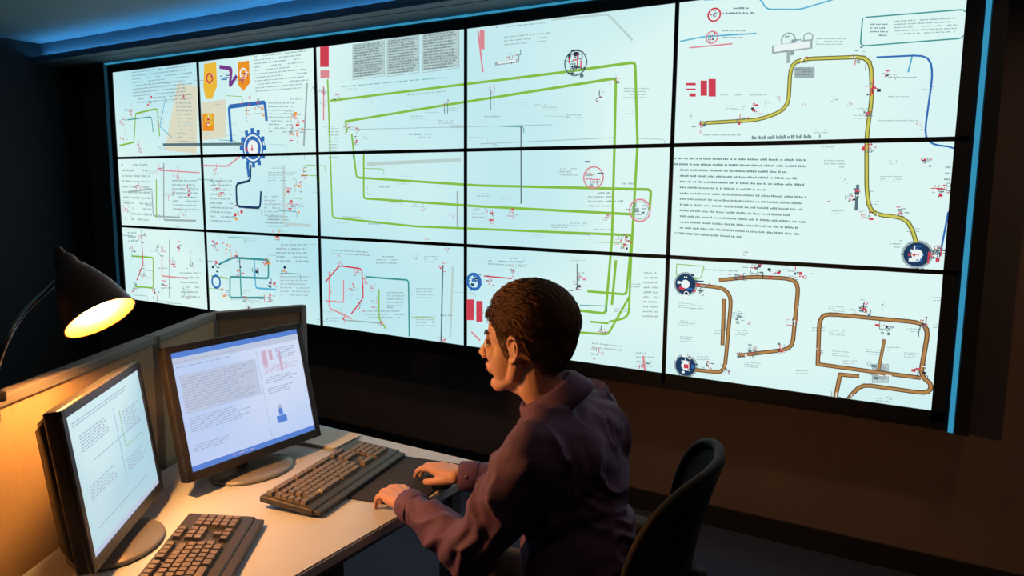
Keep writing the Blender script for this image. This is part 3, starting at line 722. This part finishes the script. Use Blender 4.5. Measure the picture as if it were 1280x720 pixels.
# trousers
bm = bmesh.new()
ell(bm, (-.665, 1.50, .565), (.135, .170, .09), None, 32)
for s, yk in ((-1, 1.375), (1, 1.625)):
    H_ = V((-.68, 1.5+s*.085, .562)); K = V((-1.07, yk, .575)); A = V((-1.04, yk, .12))
    cap(bm, H_, .084, H_.lerp(K, .5), .078); cap(bm, H_.lerp(K, .5), .078, K, .062)
    cap(bm, K, .062, K.lerp(A, .35), .062); cap(bm, K.lerp(A, .35), .062, A, .050)
organic('trousers', bm, .011, M['trouser'], man, 4, lambda p, n: .005*noise.noise(p*18))
for i, yk in enumerate((1.375, 1.625)):
    bm = bmesh.new(); cap(bm, (-1.03, yk, .055), .042, (-1.16, yk, .048), .040); cap(bm, (-1.16, yk, .046), .04, (-1.23, yk, .036), .032); cap(bm, (-1.04, yk, .06), .04, (-1.04, yk, .11), .04)
    ell(bm, (-1.13, yk, .018), (.14, .046, .016))
    organic('shoe_%d' % i, bm, .006, M['shoe'], man, 3)

# head
HO = V((-.853, 1.492, 1.240))
yaw = math.radians(3); pit = math.radians(-2)
f = V((-math.cos(yaw)*math.cos(pit), -math.sin(yaw)*math.cos(pit), math.sin(pit))).normalized()
l = V((0, 0, 1)).cross(f).normalized(); up = f.cross(l).normalized()
HM = frame(HO, f, l, up) @ Matrix.Scale(1.045, 4)
HI = HM.inverted()
bm = bmesh.new()
ell(bm, (-.016, 0, .032), (.094, .075, .084), HM, 32)
ell(bm, (.030, 0, .030), (.054, .062, .070), HM, 32)
ell(bm, (.034, 0, -.035), (.050, .056, .075), HM, 32)
for s in (-1, 1):
    ell(bm, (.030, s*.040, -.035), (.040, .024, .048), HM)
    cap(bm, (-.008, s*.052, -.035), .018, (.005, s*.047, -.068), .017, HM)
    cap(bm, (.005, s*.047, -.068), .017, (.060, s*.015, -.098), .017, HM)
    cap(bm, (.066, s*.040, .022), .011, (.082, s*.010, .020), .012, HM)
    ell(bm, (.052, s*.038, -.022), (.026, .022, .022), HM)
    ell(bm, (.098, s*.0115, -.034), (.010, .0075, .0075), HM, 16)
    cap(bm, (.080, s*.020, -.060), .0065, (.093, s*.005, -.0545), .007, HM)
    cap(bm, (.080, s*.018, -.066), .0065, (.091, 0, -.0675), .0075, HM)
    cap(bm, (.074, s*.044, .006), .006, (.084, s*.022, .007), .006, HM)   # upper lid
    cap(bm, (.074, s*.042, -.009), .005, (.082, s*.022, -.010), .005, HM) # lower lid
    # ear: helix, antihelix, lobe
    pts = [(.002, .074, .002), (-.002, .081, .020), (-.012, .087, .030), (-.024, .091, .026), (-.031, .092, .010), (-.028, .089, -.008), (-.018, .083, -.022), (-.007, .078, -.031), (.0, .073, -.024)]
    for a_, b_ in zip(pts[:-1], pts[1:]): cap(bm, (a_[0], s*a_[1], a_[2]), .0045, (b_[0], s*b_[1], b_[2]), .0045, HM, 10)
    ell(bm, (-.014, s*.077, .002), (.015, .005, .026), HM, 16)
    cap(bm, (-.009, s*.078, -.029), .0068, (-.004, s*.074, -.024), .006, HM, 10)
    cap(bm, (-.019, s*.083, .014), .004, (-.018, s*.082, -.010), .004, HM, 10)
ell(bm, (.068, 0, -.098), (.020, .022, .017), HM)
ell(bm, (.078, 0, -.060), (.014, .026, .020), HM)
cap(bm, (.082, 0, .016), .010, (.100, 0, -.014), .0095, HM); cap(bm, (.100, 0, -.014), .0095, (.110, 0, -.028), .0105, HM)
cap(bm, (.03, 0, -.095), .022, (-.02, 0, -.10), .035, HM)
nk = HI @ (NB-V((0, 0, .02)))
cap(bm, (-.030, 0, -.035), .056, V((-.034, 0, -.09)), .054, HM); cap(bm, (-.034, 0, -.09), .054, nk, .045, HM)
organic('head_and_neck', bm, .0028, M['skin'], man, 3)
bm = bmesh.new()
for s in (-1, 1): ell(bm, (.0735, s*.032, -.0015), (.0125, .0125, .0115), HM, 20)
finish('eyeballs', bm, M['eye'], man, True)
bm = bmesh.new()
for s in (-1, 1): ell(bm, (.0835, s*.032, -.001), (.0035, .006, .006), HM, 16)
finish('irises', bm, M['iris'], man, True)
bm = bmesh.new()
cap(bm, (.087, -.017, -.0605), .0035, (.0985, 0, -.0575), .005, HM, 12); cap(bm, (.087, .017, -.0605), .0035, (.0985, 0, -.0575), .005, HM, 12)
cap(bm, (.086, -.015, -.066), .0035, (.0965, 0, -.0665), .0055, HM, 12); cap(bm, (.086, .015, -.066), .0035, (.0965, 0, -.0665), .0055, HM, 12)
finish('lips', bm, M['lips'], man, True)

# hair
HT = [(.14, .080), (.075, .074), (.056, .062), (.040, .042), (.028, .012), (.020, -.018), (.008, -.022), (.004, .036), (-.028, .040), (-.040, .004), (-.050, -.045), (-.08, -.076), (-.2, -.082)]
def hl(x):
    for (xa, za), (xb, zb) in zip(HT[:-1], HT[1:]):
        if x <= xa and x >= xb: return za+(zb-za)*(xa-x)/(xa-xb)
    return HT[-1][1] if x < 0 else HT[0][1]
CC = V((-.022, 0, .044))
def capP(d):
    rz = .094 if d.z > 0 else .128
    return CC+V((d.x*.104, d.y*.084, d.z*rz))
bm = bmesh.new(); bmesh.ops.create_icosphere(bm, subdivisions=6, radius=1)
for v in bm.verts:
    d = v.co.normalized(); p = capP(d); s_ = p.z-hl(p.x)
    t = min(1, max(0, (s_+.006)/.022)); t = t*t*(3-2*t)
    k = .83+(.17)*t
    q = CC+(p-CC)*k
    if t > .3: q = q+d*(.007*noise.noise(V((d.x*3, d.y*6, d.z*6)))+.003*noise.noise(V((d.x*6, d.y*22, d.z*12))))*t
    v.co = HM @ q
finish('hair_cap', bm, M['hair'], man, True)
bm = bmesh.new(); cnt = 0
while cnt < 11000:
    d = V((random.gauss(0, 1), random.gauss(0, 1), random.gauss(0, 1))).normalized()
    p = capP(d); s_ = p.z-hl(p.x)
    if s_ < 0.002: continue
    cnt += 1
    top = min(1, max(0, (p.z-.03)/.06))
    # combed back over the top, down and back on the sides
    tn = V((-.6*(1-top), 0, -1*(1-top)))*.05+V((-.9, math.copysign(.35, p.y)*min(1, abs(p.y)/.03), 0))*.05*top
    tn = tn+V((0, .03, .02))*noise.noise(p*16+V((7, 3, 1)))+V((random.uniform(-1, 1), random.uniform(-1, 1), random.uniform(-1, 1)))*.006
    tn = (tn-d*tn.dot(d)).normalized()
    L = random.uniform(.010, .016)+random.uniform(.010, .024)*top
    lift = random.uniform(.001, .003)+random.uniform(.001, .007)*top
    pts = [p-d*.003, p+tn*L*.35+d*lift*.9, p+tn*L*.7+d*lift*1.1, p+tn*L+d*lift*.6]
    pts = [HM @ x for x in pts]
    bm_tube(bm, pts, [.0009, .0008, .0006, .0003], 3, False)
finish('hair_strands', bm, M['hair'], man, True)
bm = bmesh.new()
for s in (-1, 1):
    for k in range(60):
        t = random.random(); p = V((.089-.014*t, s*(.012+.036*t), .022+.006*math.sin(t*2.6)+random.uniform(-.003, .003)))
        bm_tube(bm, [HM @ p, HM @ (p+V((-.001, s*.006, .001))), HM @ (p+V((-.004, s*.011, .0005)))], [.0008, .0007, .0003], 3, False)
finish('eyebrows', bm, M['hair'], man, True)

# hands
def hand(name, wrist, elbow, direction, side, pitch, curl, drop=0):
    # local frame: x to fingertips, y towards the thumb, z back of the hand
    x = V(direction).normalized(); x = (x+V((0, 0, pitch))).normalized()
    y = (V((0, 0, 1)).cross(x)).normalized()*side; z = x.cross(y)
    if z.z < 0: z = -z
    F = frame(wrist, x, y, z)
    bm = bmesh.new()
    kn = [(.090, .031, .000), (.094, .011, .004), (.089, -.010, .002), (.080, -.029, -.004)]
    Ls = [(.043, .026, .021), (.047, .030, .022), (.043, .028, .021), (.034, .021, .019)]
    for (kx, ky, kz) in kn:
        cap(bm, (-.005, ky*.55, 0), .019, (kx*.6, ky*.9, kz*.5-.002), .0145, F); cap(bm, (kx*.6, ky*.9, kz*.5-.002), .0145, (kx, ky, kz), .0112, F)
    ell(bm, (.050, .0, -.008), (.048, .038, .013), F)
    nails = []
    for i, ((kx, ky, kz), ls) in enumerate(zip(kn, Ls)):
        p = V((kx, ky, kz)); sp = (.10, .03, -.05, -.13)[i]; ang = 0; rr = [.0098, .0090, .0082, .0068]
        if i == 3: rr = [.0085, .0078, .0070, .0060]
        for j, L in enumerate(ls):
            ang += math.radians(curl[j]+(i-1)*2.0)
            q = p+V((math.cos(ang)*math.cos(sp), math.cos(ang)*math.sin(sp), -math.sin(ang)))*L
            cap(bm, p, rr[j], q, rr[j+1], F, 14)
            p2 = p; p = q
        nn = V((math.sin(ang), 0, math.cos(ang)))
        nails.append((p+nn*.0048-V((math.cos(ang), 0, -math.sin(ang)))*.003, ang))
    th = [(.012, .022, -.008), (.042, .045, -.018), (.070, .055, -.026), (.092, .050, -.033)]
    for j in range(3): cap(bm, th[j], (.0175, .0118, .0105)[j], th[j+1], (.0122, .0105, .0082)[j], F, 14)
    e_ = F.inverted() @ elbow
    cap(bm, (-.005, 0, 0), .0235, e_.normalized()*.06, .027, F)
    organic(name, bm, .0026, M['skin'], man, 2)
    bm = bmesh.new()
    for (c, ang) in nails:
        mt = F @ Matrix.Translation(c) @ Matrix.Rotation(ang, 4, 'Y')
        ell(bm, (0, 0, 0), (.0058, .0046, .0018), mt, 12)
    finish(name+'_nails', bm, M['nail'], man, True)
hand('hand_l', WL, EL, (-.88, .47, 0), -1, -.02, (18, 26, 24))
hand('hand_r', WR, ER, (-.94, .33, 0), 1, -.02, (14, 24, 30))
# mouse beneath the right hand
ms_ = empty('computer_mouse', (-1.22, 1.66, mz))
bm = bmesh.new(); mt = frame((-1.225, 1.648, mz+.002), (-.94, .33, 0), (-.33, -.94, 0), (0, 0, 1))
ell(bm, (0, 0, .006), (.052, .030, .020), mt); ell(bm, (-.012, 0, .006), (.040, .031, .024), mt)
for v in bm.verts:
    if v.co.z < mz+.001: v.co.z = mz+.001
finish('mouse_shell', bm, M['black'], ms_, True)

# ------------------------------------------------------------------ world
w = bpy.data.worlds.new('world'); scene.world = w; w.use_nodes = True
w.node_tree.nodes['Background'].inputs[0].default_value = (.05, .09, .16, 1); w.node_tree.nodes['Background'].inputs[1].default_value = .05
